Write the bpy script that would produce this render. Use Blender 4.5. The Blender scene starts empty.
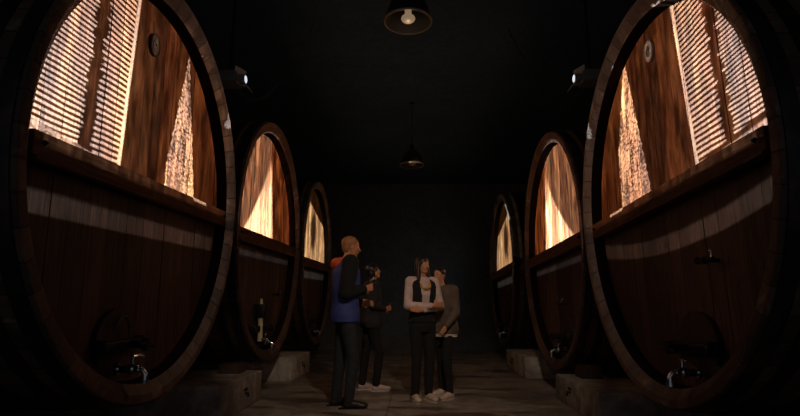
import bpy, bmesh, math, random
from mathutils import Vector, Matrix, Quaternion
random.seed(7)
sc = bpy.context.scene
COL = sc.collection
PI = math.pi

# ------------------------------------------------------------------ node helpers
class NT:
    def __init__(s, tree):
        s.t = tree; s.n = tree.nodes; s.l = tree.links
    def new(s, kind, **kw):
        q = s.n.new(kind)
        for k, v in kw.items(): setattr(q, k, v)
        return q
    def put(s, sock, v):
        if isinstance(v, bpy.types.NodeSocket): s.l.new(v, sock)
        else: sock.default_value = v
    def m(s, op, a, b=0.0, c=0.0):
        q = s.new('ShaderNodeMath', operation=op)
        for i, v in enumerate((a, b, c)): s.put(q.inputs[i], v)
        return q.outputs[0]
    def add(s, a, b): return s.m('ADD', a, b)
    def sub(s, a, b): return s.m('SUBTRACT', a, b)
    def mul(s, a, *b):
        for x in b: a = s.m('MULTIPLY', a, x)
        return a
    def mx(s, a, b): return s.m('MAXIMUM', a, b)
    def step(s, x, lo, hi, a=0.0, b=1.0):           # smooth ramp lo->hi
        q = s.new('ShaderNodeMapRange', interpolation_type='SMOOTHSTEP')
        s.put(q.inputs[0], x); s.put(q.inputs[1], lo); s.put(q.inputs[2], hi); s.put(q.inputs[3], a); s.put(q.inputs[4], b)
        return q.outputs[0]
    def gt(s, a, b, soft=.01): return s.step(s.sub(a, b), -soft, soft)
    def lt(s, a, b, soft=.01): return s.step(s.sub(b, a), -soft, soft)
    def xyz(s, x, y, z):
        q = s.new('ShaderNodeCombineXYZ')
        for i, v in enumerate((x, y, z)): s.put(q.inputs[i], v)
        return q.outputs[0]
    def sep(s, v):
        q = s.new('ShaderNodeSeparateXYZ'); s.l.new(v, q.inputs[0]); return q.outputs
    def noise(s, vec, scale, detail=3.0, rough=.55, dist=0.0):
        q = s.new('ShaderNodeTexNoise'); s.l.new(vec, q.inputs['Vector'])
        q.inputs['Scale'].default_value = scale; q.inputs['Detail'].default_value = detail
        q.inputs['Roughness'].default_value = rough; q.inputs['Distortion'].default_value = dist
        return q.outputs[0]
    def mix(s, f, a, b):
        q = s.new('ShaderNodeMix', data_type='RGBA')
        s.put(q.inputs[0], f)
        for i, v in ((6, a), (7, b)):
            s.put(q.inputs[i], (*v, 1) if isinstance(v, tuple) and len(v) == 3 else v)
        return q.outputs[2]
    def scalecol(s, col, f):
        q = s.new('ShaderNodeVectorMath', operation='SCALE')
        s.put(q.inputs[0], col); s.put(q.inputs['Scale'], f); return q.outputs[0]
    def vadd(s, a, b):
        q = s.new('ShaderNodeVectorMath', operation='ADD'); s.put(q.inputs[0], a); s.put(q.inputs[1], b); return q.outputs[0]
    def vmul(s, a, b):
        q = s.new('ShaderNodeVectorMath', operation='MULTIPLY'); s.put(q.inputs[0], a); s.put(q.inputs[1], b); return q.outputs[0]

def mat(name, col=(.5, .5, .5), rough=.6, metal=0.0, fn=None, **kw):
    m = bpy.data.materials.new(name); m.use_nodes = True
    nt = NT(m.node_tree); b = nt.n['Principled BSDF']
    b.inputs['Base Color'].default_value = (*col, 1); b.inputs['Roughness'].default_value = rough
    b.inputs['Metallic'].default_value = metal
    for k, v in kw.items(): b.inputs[k.replace('_', ' ')].default_value = v
    if fn: fn(nt, b)
    return m

def objco(nt):
    return nt.new('ShaderNodeTexCoord').outputs['Object']
def objrand(nt):
    return nt.new('ShaderNodeObjectInfo').outputs['Random']
def bump(nt, b, h, strength=.3, dist=.01):
    q = nt.new('ShaderNodeBump'); q.inputs['Strength'].default_value = strength; q.inputs['Distance'].default_value = dist
    nt.l.new(h, q.inputs['Height']); nt.l.new(q.outputs[0], b.inputs['Normal'])

def wood_fn(dark, mid, light, grain=(1, 30, 1.2), tone=True, stains=.5, ro=(.45, .7), spec=.25):
    def fn(nt, b):
        b.inputs['Specular IOR Level'].default_value = spec
        co = objco(nt); r = objrand(nt)
        off = nt.scalecol(nt.xyz(1.3, 2.1, .7), nt.mul(r, 40.0))
        if tone:
            at = nt.new('ShaderNodeAttribute', attribute_name='tone').outputs['Fac']
            off = nt.vadd(off, nt.scalecol(nt.xyz(0, 7., 3.), nt.mul(at, 9.0)))
        v = nt.vadd(co, off)
        g = nt.noise(nt.vmul(v, nt.xyz(*grain)), 2.2, 6, .65, .6)
        big = nt.noise(nt.vmul(v, nt.xyz(1, 2.2, .55)), 1.6, 4, .6, .8)
        c = nt.mix(nt.step(g, .3, .72), dark, mid)
        c = nt.mix(nt.mul(nt.step(big, .45, .75), .75), c, light)
        st = nt.noise(nt.vmul(v, nt.xyz(1, 3.0, .8)), 2.7, 5, .6, 1.0)
        c = nt.mix(nt.mul(nt.step(st, .55, .72), stains), c, tuple(x * .35 for x in dark))
        if tone:
            k = nt.add(nt.mul(at, .75), .6)
            c = nt.scalecol(c, k)
        nt.l.new(c, b.inputs['Base Color'])
        nt.l.new(nt.step(g, .2, .8, ro[1], ro[0]), b.inputs['Roughness'])
        bump(nt, b, g, .35, .006)
    return fn

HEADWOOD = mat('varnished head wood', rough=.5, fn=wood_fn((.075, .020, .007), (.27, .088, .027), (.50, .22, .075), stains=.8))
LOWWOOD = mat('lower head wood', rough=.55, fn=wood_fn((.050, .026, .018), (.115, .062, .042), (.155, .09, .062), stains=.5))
BEAMWOOD = mat('crossbar wood', rough=.5, fn=wood_fn((.07, .026, .012), (.16, .062, .026), (.24, .11, .045), grain=(30, 1.0, 30), tone=False, stains=.3))

def stave_fn(nt, b):
    co = objco(nt); x, y, z = nt.sep(co); r = objrand(nt)
    ang = nt.m('ARCTAN2', z, y)
    cell = nt.m('FLOOR', nt.mul(ang, 56 / (2 * PI)))
    wn = nt.new('ShaderNodeTexWhiteNoise', noise_dimensions='2D')
    nt.l.new(nt.xyz(cell, nt.mul(r, 50.0), 0.0), wn.inputs['Vector'])
    fr = nt.m('FRACT', nt.mul(ang, 56 / (2 * PI)))
    seam = nt.m('MINIMUM', fr, nt.sub(1.0, fr))
    v = nt.vadd(co, nt.scalecol(nt.xyz(1., 2., 3.), nt.mul(r, 13.0)))
    g = nt.noise(nt.vmul(v, nt.xyz(1.0, 7, 7)), 3.0, 6, .65, .4)
    st = nt.noise(v, 6.0, 5, .65, .6)
    c = nt.mix(g, (.05, .024, .014), (.16, .085, .050))
    c = nt.mix(nt.mul(nt.step(st, .56, .7), .6), c, (.30, .22, .17))
    c = nt.scalecol(c, nt.add(nt.mul(wn.outputs[0], .7), .55))
    c = nt.scalecol(c, nt.step(seam, .0, .05, .35, 1.0))
    nt.l.new(c, b.inputs['Base Color'])
    bump(nt, b, nt.add(g, nt.step(seam, 0.0, .06, -.8, 0)), .5, .012)
STAVE = mat('weathered staves', rough=.62, fn=stave_fn)
CROZE_SHADE = mat('shade-painted inner rim wood', (.016, .010, .008), .9, Specular_IOR_Level=0.0)

def iron_fn(nt, b):
    co = objco(nt); g = nt.noise(co, 7, 5, .6)
    nt.l.new(nt.mix(nt.step(g, .4, .65), (.035, .034, .036), (.09, .055, .04)), b.inputs['Base Color'])
    bump(nt, b, g, .3, .004)
IRON = mat('hoop iron', rough=.45, metal=.75, fn=iron_fn)
BLACK = mat('black iron', (.018, .017, .018), .5, .6)
STEEL = mat('polished steel', (.72, .72, .72), .16, 1.0)
BRASS = mat('brass', (.55, .42, .22), .3, 1.0)
RUBBER = mat('hose rubber', (.06, .055, .05), .4)
PALE = mat('pale tube', (.72, .60, .36), .25)
GLASS = mat('clear glass', (1, 1, 1), .02, 0, None, Transmission_Weight=1.0, IOR=1.45)
WINE = mat('wine', (.75, .62, .22), .05, 0, None, Transmission_Weight=.45, IOR=1.33)

def conc_fn(a, bb, sc_=2.0):
    def fn(nt, b):
        co = nt.new('ShaderNodeNewGeometry').outputs['Position']
        g = nt.noise(co, sc_, 7, .65, .4); g2 = nt.noise(co, 14, 5, .6)
        c = nt.mix(nt.step(g, .35, .68), a, bb)
        c = nt.scalecol(c, nt.step(g2, .2, .8, .75, 1.2))
        nt.l.new(c, b.inputs['Base Color']); bump(nt, b, g2, .4, .01)
    return fn
CONC = mat('cast concrete', rough=.85, fn=conc_fn((.28, .24, .20), (.58, .51, .44), 3.5))
WALLM = mat('dark plaster', rough=.92, fn=conc_fn((.105, .112, .118), (.13, .137, .145), 1.2))
CEILM = mat('dark ceiling', rough=.95, fn=conc_fn((.030, .072, .125), (.042, .095, .155), 1.0))

def floor_fn(nt, b):
    co = nt.new('ShaderNodeNewGeometry').outputs['Position']; x, y, z = nt.sep(co)
    g = nt.noise(co, 1.1, 7, .65, .6); g2 = nt.noise(co, 7, 6, .62, .5); g3 = nt.noise(nt.vmul(co, nt.xyz(.7, 2.2, 1)), 1.3, 4, .5, .3)
    c = nt.mix(nt.step(g, .35, .65), (.20, .16, .13), (.40, .34, .28))
    c = nt.scalecol(c, nt.step(g2, .3, .7, .7, 1.15))
    wet = nt.step(g3, .52, .62)
    c = nt.mix(nt.mul(wet, .72), c, (.05, .034, .028))
    # expansion joints every 2 m
    j = nt.mx(nt.lt(nt.m('PINGPONG', nt.add(x, .3), 1.15), .012, .004), nt.lt(nt.m('PINGPONG', nt.add(y, .25), 1.2), .012, .004))
    c = nt.mix(nt.mul(j, .4), c, (.03, .025, .022))
    rd = nt.m('SQRT', nt.add(nt.m('POWER', nt.mul(nt.sub(x, .5), .55), 2.0), nt.m('POWER', nt.sub(y, 5.55), 2.0)))
    c = nt.mix(nt.mul(nt.lt(nt.add(rd, nt.mul(g2, .25)), .42, .05), .8), c, (.10, .040, .024))
    nt.l.new(c, b.inputs['Base Color'])
    nt.l.new(nt.step(wet, 0.0, 1.0, .75, .28), b.inputs['Roughness'])
    bump(nt, b, g2, .25, .01)
FLOORM = mat('worn concrete floor', rough=.7, fn=floor_fn)

# ------------------------------------------------------------------ mesh helpers
class MB:
    def __init__(s): s.bm = bmesh.new()
    def box(s, c, d, rot=None, bev=0.0):
        r = bmesh.ops.create_cube(s.bm, size=1)
        vs = r['verts']
        M = Matrix.Translation(c) @ (rot.to_4x4() if rot else Matrix.Identity(4)) @ Matrix.Diagonal((*d, 1))
        bmesh.ops.transform(s.bm, matrix=M, verts=vs)
        if bev:
            es = list({e for v in vs for e in v.link_edges})
            bmesh.ops.bevel(s.bm, geom=es, offset=bev, segments=2, affect='EDGES', profile=.5)
        return s
    def cyl(s, p0, p1, r0, r1=None, n=20, cap=True):
        r1 = r0 if r1 is None else r1
        p0, p1 = Vector(p0), Vector(p1); d = p1 - p0
        q = d.to_track_quat('Z', 'Y').to_matrix().to_4x4()
        bmesh.ops.create_cone(s.bm, cap_ends=cap, segments=n, radius1=r0, radius2=r1, depth=d.length,
                              matrix=Matrix.Translation((p0 + p1) / 2) @ q)
        return s
    def sph(s, c, r, sub=3, scale=(1, 1, 1), rot=None):
        M = Matrix.Translation(c) @ (rot.to_4x4() if rot else Matrix.Identity(4)) @ Matrix.Diagonal((*scale, 1))
        bmesh.ops.create_icosphere(s.bm, subdivisions=sub, radius=r, matrix=M); return s
    def cap(s, p0, p1, r0, r1=None):
        r1 = r0 if r1 is None else r1
        s.sph(p0, r0); s.sph(p1, r1); s.cyl(p0, p1, r0, r1, 18); return s
    def chain(s, pts, rs):
        for i in range(len(pts) - 1): s.cap(pts[i], pts[i + 1], rs[i], rs[i + 1])
        return s
    def tube(s, pts, r, n=10):
        pts = [Vector(p) for p in pts]; rings = []
        up = Vector((0, 0, 1))
        for i, p in enumerate(pts):
            d = (pts[min(i + 1, len(pts) - 1)] - pts[max(i - 1, 0)]).normalized()
            a = d.cross(up)
            if a.length < 1e-3: a = d.cross(Vector((1, 0, 0)))
            a.normalize(); bb = d.cross(a)
            rr = r[i] if isinstance(r, (list, tuple)) else r
            rings.append([s.bm.verts.new(p + a * rr * math.cos(2 * PI * k / n) + bb * rr * math.sin(2 * PI * k / n)) for k in range(n)])
        for A, B in zip(rings, rings[1:]):
            for k in range(n): s.bm.faces.new((A[k], A[(k + 1) % n], B[(k + 1) % n], B[k]))
        s.bm.faces.new(rings[0][::-1]); s.bm.faces.new(rings[-1]); return s
    def rings(s, loops, closed=False, caps=True):
        R = [[s.bm.verts.new(p) for p in L] for L in loops]
        n = len(R[0]); seq = list(zip(R, R[1:])) + ([(R[-1], R[0])] if closed else [])
        for A, B in seq:
            for k in range(n): s.bm.faces.new((A[k], A[(k + 1) % n], B[(k + 1) % n], B[k]))
        if caps and not closed: s.bm.faces.new(R[0][::-1]); s.bm.faces.new(R[-1])
        return s
    def lathe(s, prof, c=(0, 0, 0), n=40, closed=False):   # profile (r, z) about vertical axis
        c = Vector(c)
        loops = [[c + Vector((max(r, 1e-4) * math.cos(2 * PI * k / n), max(r, 1e-4) * math.sin(2 * PI * k / n), z)) for k in range(n)] for r, z in prof]
        return s.rings(loops, closed=closed)
    def oval(s, cz, a, b, cx=0, cy=0, n=28, p=2.3):        # a horizontal super-ellipse loop
        L = []
        for k in range(n):
            t = 2 * PI * k / n; c_, s_ = math.cos(t), math.sin(t)
            L.append(Vector((cx + a * math.copysign(abs(c_) ** (2 / p), c_), cy + b * math.copysign(abs(s_) ** (2 / p), s_), cz)))
        return L
    def prism(s, poly, x0, x1):                            # polygon in (y,z) extruded along x
        A = [s.bm.verts.new((x0, y, z)) for y, z in poly]; B = [s.bm.verts.new((x1, y, z)) for y, z in poly]
        n = len(poly); fs = [s.bm.faces.new(A[::-1]), s.bm.faces.new(B)]
        for k in range(n): fs.append(s.bm.faces.new((A[k], A[(k + 1) % n], B[(k + 1) % n], B[k])))
        return fs
    def mesh(s, name, m, smooth=True, sharp=35):
        bmesh.ops.recalc_face_normals(s.bm, faces=s.bm.faces)
        me = bpy.data.meshes.new(name); s.bm.to_mesh(me); s.bm.free()
        if m: me.materials.append(m)
        if smooth:
            me.shade_smooth(); me.set_sharp_from_angle(angle=math.radians(sharp))
        return me
    def build(s, name, m, parent=None, **kw):
        return link(name, s.mesh(name, m, **kw), parent)

def link(name, me, parent=None, label=None):
    o = bpy.data.objects.new(name, me); COL.objects.link(o)
    if parent: o.parent = parent
    if label: o['label'] = label
    return o
def tag(o, label, cat, group=None, kind=None):
    o['label'] = label; o['category'] = cat
    if group: o['group'] = group
    if kind: o['kind'] = kind
    return o
def thing(name, label, cat, loc, rz=0, group=None):
    o = bpy.data.objects.new(name, None); COL.objects.link(o); o.empty_display_size = .2
    o.location = loc; o.rotation_euler = (0, 0, rz); return tag(o, label, cat, group)
def struct(o): o['kind'] = 'structure'; return o
def copy_tree(o, parent=None):
    c = o.copy(); COL.objects.link(c); c.parent = parent
    for ch in list(o.children): copy_tree(ch, c)
    return c

def fuse(mb, name, m, parent=None, vox=.012, smooth=3):
    """voxel-fuse the overlapping shapes into one continuous surface"""
    me = bpy.data.meshes.new('tmp'); mb.bm.to_mesh(me); mb.bm.free()
    o = bpy.data.objects.new('tmp', me); COL.objects.link(o)
    r = o.modifiers.new('r', 'REMESH'); r.mode = 'VOXEL'; r.voxel_size = vox; r.use_smooth_shade = True
    if smooth:
        q = o.modifiers.new('s', 'SMOOTH'); q.factor = .5; q.iterations = smooth
    dg = bpy.context.evaluated_depsgraph_get(); dg.update()
    out = bpy.data.meshes.new_from_object(o.evaluated_get(dg)); out.name = name
    bpy.data.objects.remove(o); bpy.data.meshes.remove(me)
    out.materials.clear(); out.materials.append(m); out.shade_smooth()
    return link(name, out, parent)

# ------------------------------------------------------------------ camera (photo frame 800 x 416)
HCAM = 1.05
cam = bpy.data.cameras.new('camera'); co = bpy.data.objects.new('camera', cam); COL.objects.link(co)
cam.sensor_width = 36; cam.lens = 36 * 528.15 / 800; cam.clip_end = 100
pitch, roll, yaw = .1903, .0042, .0299
co.location = (0, 0, HCAM)
co.matrix_world = Matrix.Translation((0, 0, HCAM)) @ Matrix.Rotation(yaw, 4, 'Z') @ Matrix.Rotation(PI / 2 + pitch, 4, 'X') @ Matrix.Rotation(roll, 4, 'Z')
sc.camera = co

# ------------------------------------------------------------------ room
X0, X1, Y0, Y1, ZC = -5.0, 5.0, -1.5, 14.6, 4.55
struct(MB().box(((X0 + X1) / 2, (Y0 + Y1) / 2, -.1), (X1 - X0 + .6, Y1 - Y0 + .6, .2)).build('floor', FLOORM, smooth=False))
struct(MB().box(((X0 + X1) / 2, (Y0 + Y1) / 2, ZC + .1), (X1 - X0 + .6, Y1 - Y0 + .6, .2)).build('ceiling', CEILM, smooth=False))
struct(MB().box((X0 - .15, (Y0 + Y1) / 2, ZC / 2), (.3, Y1 - Y0, ZC)).build('wall_left', WALLM, smooth=False))
struct(MB().box((X1 + .15, (Y0 + Y1) / 2, ZC / 2), (.3, Y1 - Y0, ZC)).build('wall_right', WALLM, smooth=False))
struct(MB().box(((X0 + X1) / 2, Y1 + .15, ZC / 2), (X1 - X0 + .6, .3, ZC)).build('wall_back', WALLM, smooth=False))

# ------------------------------------------------------------------ casks
R = 1.53; KE = 1.0274; ZK = 1.970; DEP = 2.45; REC = .15
XL, XR = -1.891, 1.7815
def prof(s):        # stave outer radius scale along the depth (0..1): horizontal, vertical
    b = math.sin(PI * s) ** .8 if 0 < s < 1 else 0
    return R + .006 * b, R * KE + .05 * b
NS = 112
def ell(x, a, b, n=NS): return [Vector((x, a * math.cos(2 * PI * k / n), b * math.sin(2 * PI * k / n))) for k in range(n)]

def staves_mesh():
    L = []
    for i in range(15):
        s = i / 14; a, b = prof(s); L.append(ell(-.006 - (DEP - .012) * s, a, b))
    L.insert(0, ell(0, R - .008, R * KE - .008))
    L.insert(0, ell(0, R * .960, R * KE * .960)); L.insert(0, ell(-.05, R * .914, R * KE * .914)); L.insert(0, ell(-.16, R * .908, R * KE * .908))
    L.insert(0, ell(-.22, R * .906, R * KE * .906))
    L.append(ell(-DEP, R * .95, R * KE * .95)); L.append(ell(-DEP + .2, R * .895, R * KE * .895))
    me = MB().rings(L, closed=True).mesh('staves', STAVE, sharp=30)
    me.materials.append(CROZE_SHADE)          # shade inside the stave ends, put into the material as near-black
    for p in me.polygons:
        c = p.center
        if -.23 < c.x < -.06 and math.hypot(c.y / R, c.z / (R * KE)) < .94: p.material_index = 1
    return me
def hoop_mesh(s, w):
    L = []
    ds = w / DEP / 2
    for ss, e in ((s - ds, .002), (s - ds, .009), (s, .0105), (s + ds, .009), (s + ds, .002)):
        a, b = prof(min(max(ss, 0), 1)); L.append(ell(-DEP * ss - .004, a + e, b + e))
    L.append(ell(-DEP * (s + ds) - .004, R - .02, R * KE - .02)); L.append(ell(-DEP * (s - ds) - .004, R - .02, R * KE - .02))
    return MB().rings(L, closed=True).mesh('hoop', IRON)

def head_mesh(upper, rnd, m):
    """vertical boards cut to the oval; every board a solid prism"""
    mb = MB(); a, b = R * .904, R * KE * .904
    lay = mb.bm.faces.layers.float.new('tone')
    y = -a + .001
    while y < a - .01:
        w = rnd.uniform(.13, .24); y1 = min(y + w, a - .001)
        if a - y1 < .07: y1 = a - .001
        ys = [y + .0022 + (y1 - y - .0044) * k / 5 for k in range(6)]
        arc = [(q, b * math.sqrt(max(0, 1 - (q / a) ** 2))) for q in ys]
        if not upper: arc = [(q, -z) for q, z in arc]
        sgn = .0 if upper else -.05
        poly = [(ys[0], sgn)] + arc + [(ys[-1], sgn)]
        if all(abs(z - sgn) > .03 for q, z in arc[1:-1]):
            dx = rnd.uniform(-.003, .002)
            tv = rnd.random()
            for f in mb.prism(poly, -REC - .055, -REC + dx): f[lay] = tv
        y = y1
    bmesh.ops.remove_doubles(mb.bm, verts=mb.bm.verts, dist=1e-5)
    me = mb.mesh('boards', m, smooth=False)
    return me

STV = staves_mesh()
HOOPS = [hoop_mesh(s, w) for s, w in ((.03, .09), (.10, .09), (.20, .08), (.36, .08), (.64, .08), (.80, .08), (.95, .1))]
MLOW, MUP = [], []
for i in range(3):
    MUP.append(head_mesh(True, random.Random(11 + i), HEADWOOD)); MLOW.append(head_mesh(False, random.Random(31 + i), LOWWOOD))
def ledge_mesh():
    a = R * .904
    mb = MB()
    poly = []
    hw = a * math.sqrt(1 - .0) - .004
    mb.box(((-REC - .035) / 2, 0, -.050), (REC - .035, 2 * hw, .135), bev=.012)
    mb.box((-.05, 0, -.127), (.05, 2 * hw - .05, .02), bev=.006)
    return mb.mesh('crossbar', BEAMWOOD, sharp=40)
LEDGE = ledge_mesh()
def bolt_mesh():
    return MB().cyl((0, 0, 0), (.02, 0, 0), .028, n=6).cyl((.02, 0, 0), (.035, 0, 0), .014, n=12).mesh('bolt', BLACK)
BOLT = bolt_mesh()
# manhole door in the foot of the head
def door_mesh():
    mb = MB(); P = []
    for k in range(33):
        t = PI * k / 32; P.append((.25 * math.cos(t), -1.13 + .20 * math.sin(t)))
    P += [(-.245, -1.22), (-.2, -1.27), (.2, -1.27), (.245, -1.22)]
    mb.prism(P, -REC - .02, -REC + .035)
    return mb.mesh('manhole_door', LOWWOOD, smooth=False)
DOOR = door_mesh()
CLAMP = MB().box((-REC + .085, 0, -1.17), (.05, .52, .075), bev=.012).box((-REC + .05, -.235, -1.17), (.1, .05, .09), bev=.008)\
    .box((-REC + .05, .235, -1.17), (.1, .05, .09), bev=.008).mesh('clamp_bar', BLACK)
SCREW = MB().cyl((-REC + .10, 0, -1.17), (.10, 0, -1.17), .022, n=14).cyl((.055, 0, -1.17), (.095, 0, -1.17), .042, n=6)\
    .tube([(.085, -.11, -1.17 + .02), (.085, 0, -1.17), (.085, .11, -1.17 - .02)], .012).mesh('clamp_screw', BLACK)
def tap_mesh():
    mb = MB()
    mb.cyl((-REC + .03, 0, -1.33), (.0, 0, -1.33), .024, n=18).cyl((-.11, 0, -1.33), (-.09, 0, -1.33), .040, n=24)
    mb.sph((.0, 0, -1.33), .038).cyl((.0, 0, -1.33), (.05, 0, -1.33), .032, n=20)
    mb.tube([(.03, 0, -1.33), (.07, 0, -1.335), (.09, 0, -1.36), (.092, 0, -1.41)], .020, 16).cyl((.092, 0, -1.395), (.092, 0, -1.42), .027, n=18)
    return mb.mesh('tap', STEEL)
TAP = tap_mesh()
TAPH = MB().cyl((0, 0, -1.30), (0, 0, -1.245), .012, n=12).tube([(0, -.01, -1.245), (.01, .05, -1.24), (.015, .10, -1.255)], [.013, .012, .010]).mesh('tap_handle', STEEL)
STAP = MB().cyl((-REC, 0, 0), (-.06, 0, 0), .014, n=14).cyl((-.06, -.10, 0), (-.06, .10, 0), .014, n=14).sph((-.06, -.09, .012), .02).sph((-.06, 0, 0), .024).mesh('sampling_tap', BLACK)
STAPG = MB().cyl((-.06, .085, .0), (-.06, .085, .045), .008, n=12).sph((-.06, .085, .048), .013).mesh('tap_pin', STEEL)
# oval badge
def badge_mesh(m):
    mb = MB(); L = []
    for r, x in ((1, -REC), (1, -REC + .018), (.93, -REC + .024), (.86, -REC + .018), (.02, -REC + .018)):
        L.append([Vector((x, .070 * r * math.cos(2 * PI * k / 40), .092 * r * math.sin(2 * PI * k / 40))) for k in range(40)])
    mb.rings(L); return mb.mesh('badge', m)
def crest_mesh(m):
    mb = MB(); x = -REC + .021
    def T(pts, r=.0045): mb.tube([(x, y, z) for y, z in pts], r, 6)
    T([(.030 * math.cos(t * PI / 10), .044 * math.sin(t * PI / 10)) for t in range(3, 18)])
    T([(.012 * math.cos(t * PI / 8) + .004, .018 * math.sin(t * PI / 8) + .008) for t in range(-4, 10)], .005)
    T([(-.03, -.03), (-.005, -.012), (.022, -.032)]); T([(-.018, .02), (.0, .035), (.02, .02)])
    return mb.mesh('badge_crest', m)
BADGEM = mat('grey badge', (.60, .60, .64), .45, .1); BADGED = mat('badge relief', (.10, .095, .10), .5, .3)
DKB = mat('tarnished badge', (.055, .045, .045), .5, .3); DKR = mat('tarnished relief', (.20, .17, .16), .5, .3)
BM, CM, BM2, CM2 = badge_mesh(BADGEM), crest_mesh(BADGED), badge_mesh(DKB), crest_mesh(DKR)

casks = []
ZT = {4.065: (-.025, 2.0), 7.189: (-.10, 1.2), 11.278: (-.06, 1.0)}      # the right row stands a little lower and leans the other way
def make_cask(x, y, rz, tilt, label, v):
    t = thing('wine_cask', label, 'cask', (x, y, ZK + ZT.get(y, (0, 0))[0]), rz, 'large oval wine casks in two rows')
    t.rotation_euler = (tilt, 0, rz)
    link('staves', STV, t)
    for h in HOOPS: link('hoop', h, t)
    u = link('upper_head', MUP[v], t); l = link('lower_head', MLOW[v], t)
    b = link('crossbar', LEDGE, t)
    for s in (-1, 1):
        q = link('bolt', BOLT, b); q.location = (-.036, s * 1.30, -.04); q.scale = (.6, .6, .6)
    d = link('manhole_door', DOOR, l); link('clamp_bar', CLAMP, d)
    link('clamp_screw', SCREW, d)
    p = link('tap', TAP, t); link('tap_handle', TAPH, p)
    for q in (d, p): q.location = (0, -.30 if rz == 0 else .30, .02)
    return t
SP = [('L', XL, 3.876, 0), ('L', XL, 7.038, 1), ('L', XL, 10.382, 2), ('R', XR, 4.065, 0), ('R', XR, 7.189, 1), ('R', XR, 11.278, 2)]
LAB = ['nearest cask of the left row, striped with projected light, with a dark worn badge',
       'middle cask of the left row, a pale upright tube clamped low on its head',
       'farthest cask of the left row, behind the man in the blue jacket',
       'nearest cask of the right row, striped with projected light, with an oval grey badge',
       'middle cask of the right row, a white wedge of light on its upper head',
       'farthest and smallest cask of the right row, with a narrow pale lit head']
for (s, x, y, v), lb in zip(SP, LAB):
    casks.append(make_cask(x, y, 0 if s == 'L' else PI, math.radians(1.6 if s == 'L' else ZT[y][1]), lb, v))
# in cask coordinates +Y runs away from the camera on the left row and towards it on the right row
def badge(parent, u, v, a, b_, lab):
    q = link('badge', a, parent, lab); q.location = (0, u, v); c = link('badge_relief', b_, q); return q
badge(casks[0], -.10, 1.10, BM2, CM2, 'dark worn oval badge')
badge(casks[3], .03, 1.20, BM, CM, 'grey oval badge with a raised scroll emblem')
q = link('sampling_tap', STAP, casks[3]); q.location = (0, .62, -.60); link('tap_pin', STAPG, q)
q = link('sampling_tap', STAP, casks[4]); q.location = (0, .25, -.74); link('tap_pin', STAPG, q)
q = link('sampling_tap', STAP, casks[1]); q.location = (0, .52, -.73); link('tap_pin', STAPG, q)
# pale tube with black clamp on the middle left cask
gz = MB().cyl((-.05, -.36, -1.30), (-.05, -.36, -.98), .032, n=20).cyl((-.05, -.36, -.98), (-.05, -.36, -.78), .032, .014, 20).build('sight_tube', PALE, casks[1])
gz['label'] = 'pale yellow upright tube'
MB().box((-.06, -.36, -.93), (.14, .12, .17), bev=.012).box((-.09, -.26, -.95), (.05, .12, .03)).build('tube_clamp', BLACK, gz)
MB().cyl((-.12, -.36, -1.28), (.03, -.36, -1.28), .022, n=14).sph((.03, -.36, -1.28), .03).build('tube_valve', STEEL, gz)
# thin looped hose on the nearest left cask
hp = [(-.06, -.35 + .085 * math.cos(t), -1.06 + .10 * math.sin(t)) for t in [PI * 1.05 - PI * 1.05 * k / 14 for k in range(15)]]
hp = hp + [(-.05, -.26, -1.15), (-.03, -.255, -1.25)]
MB().tube(hp, .009).build('hose', RUBBER, casks[0])

# concrete saddles between the casks, timber chocks on them
pc = [('L', XL + .06, 5.16, 6.50, 'pale concrete saddle block under the left row, between the nearest and middle casks', .335),
      ('L', XL + .06, 8.05, 9.40, 'concrete saddle block behind the man in the blue jacket', .335),
      ('L', XL + .06, 1.9, 3.3, 'concrete saddle block under the near side of the nearest left cask', .335),
      ('R', XR - .08, 5.20, 6.76, 'pale concrete saddle block under the right row, between the nearest and middle casks', .293),
      ('R', XR - .08, 8.6, 10.3, 'concrete saddle block under the right row, between the middle and farthest casks', .335),
      ('R', XR - .08, 1.9, 3.3, 'concrete saddle block under the near side of the nearest right cask', .335)]
CH = mat('chock timber', rough=.75, fn=wood_fn((.04, .024, .016), (.10, .06, .04), (.14, .09, .06), grain=(20, 1, 20), tone=False))
for s, x, ya, yb, lb, h in pc:
    sg = -1 if s == 'L' else 1
    L = 2.5
    ob = MB().box((x + sg * L / 2, (ya + yb) / 2, h / 2), (L, yb - ya, h), bev=.015).build('saddle_block', CONC, sharp=50)
    tag(ob, lb, 'concrete block', 'concrete saddle blocks under the casks')
    hook = MB().tube([(x - sg * .002, yb - .62, .16), (x - sg * .035, yb - .62, .17), (x - sg * .04, yb - .62, .13)], .012).box((x, yb - .60, .2), (.02, .10, .025)).build('iron_hook', BLACK, ob)

# wooden chocks hugging the cask bellies
def chock(s, cx, cy, y0, y1, lb, h=.335):
    sg = -1 if s == 'L' else 1
    mb = MB(); N = 10; poly = [(y0, h), (y1, h)]
    for k in range(N + 1):
        yy = y1 + (y0 - y1) * k / N
        zz = ZK + ZT.get(cy, (0, 0))[0] - (R * KE + .058) * math.sqrt(max(.05, 1 - ((yy - cy) / (R + .03)) ** 2))
        poly.append((yy, max(h + .008, min(zz - .004, .44))))
    mb.prism(poly, cx + sg * .10, cx + sg * .32)
    tag(mb.build('timber_chock', CH, smooth=False), lb, 'chock', 'timber chocks wedged under the casks')
nm = {0: 'nearest left cask', 1: 'middle left cask', 2: 'farthest left cask', 3: 'nearest right cask', 4: 'middle right cask', 5: 'farthest right cask'}
for i, (s, x, y, v) in enumerate(SP):
    spans = [(a, b, h) for ss, _, a, b, _, h in pc if ss == s]
    for a, b, h in spans:
        if b < y: b = min(b, y - .62)
        else: a = max(a, y + .62)
        lo, hi = max(a, y - .95), min(b, y + .95)
        if hi - lo > .25:
            chock(s, x, y, lo + .02, hi - .02, 'dark timber chock on concrete under the %s side of the %s' % ('near' if (lo + hi) / 2 < y else 'far', nm[i]), h)

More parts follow.
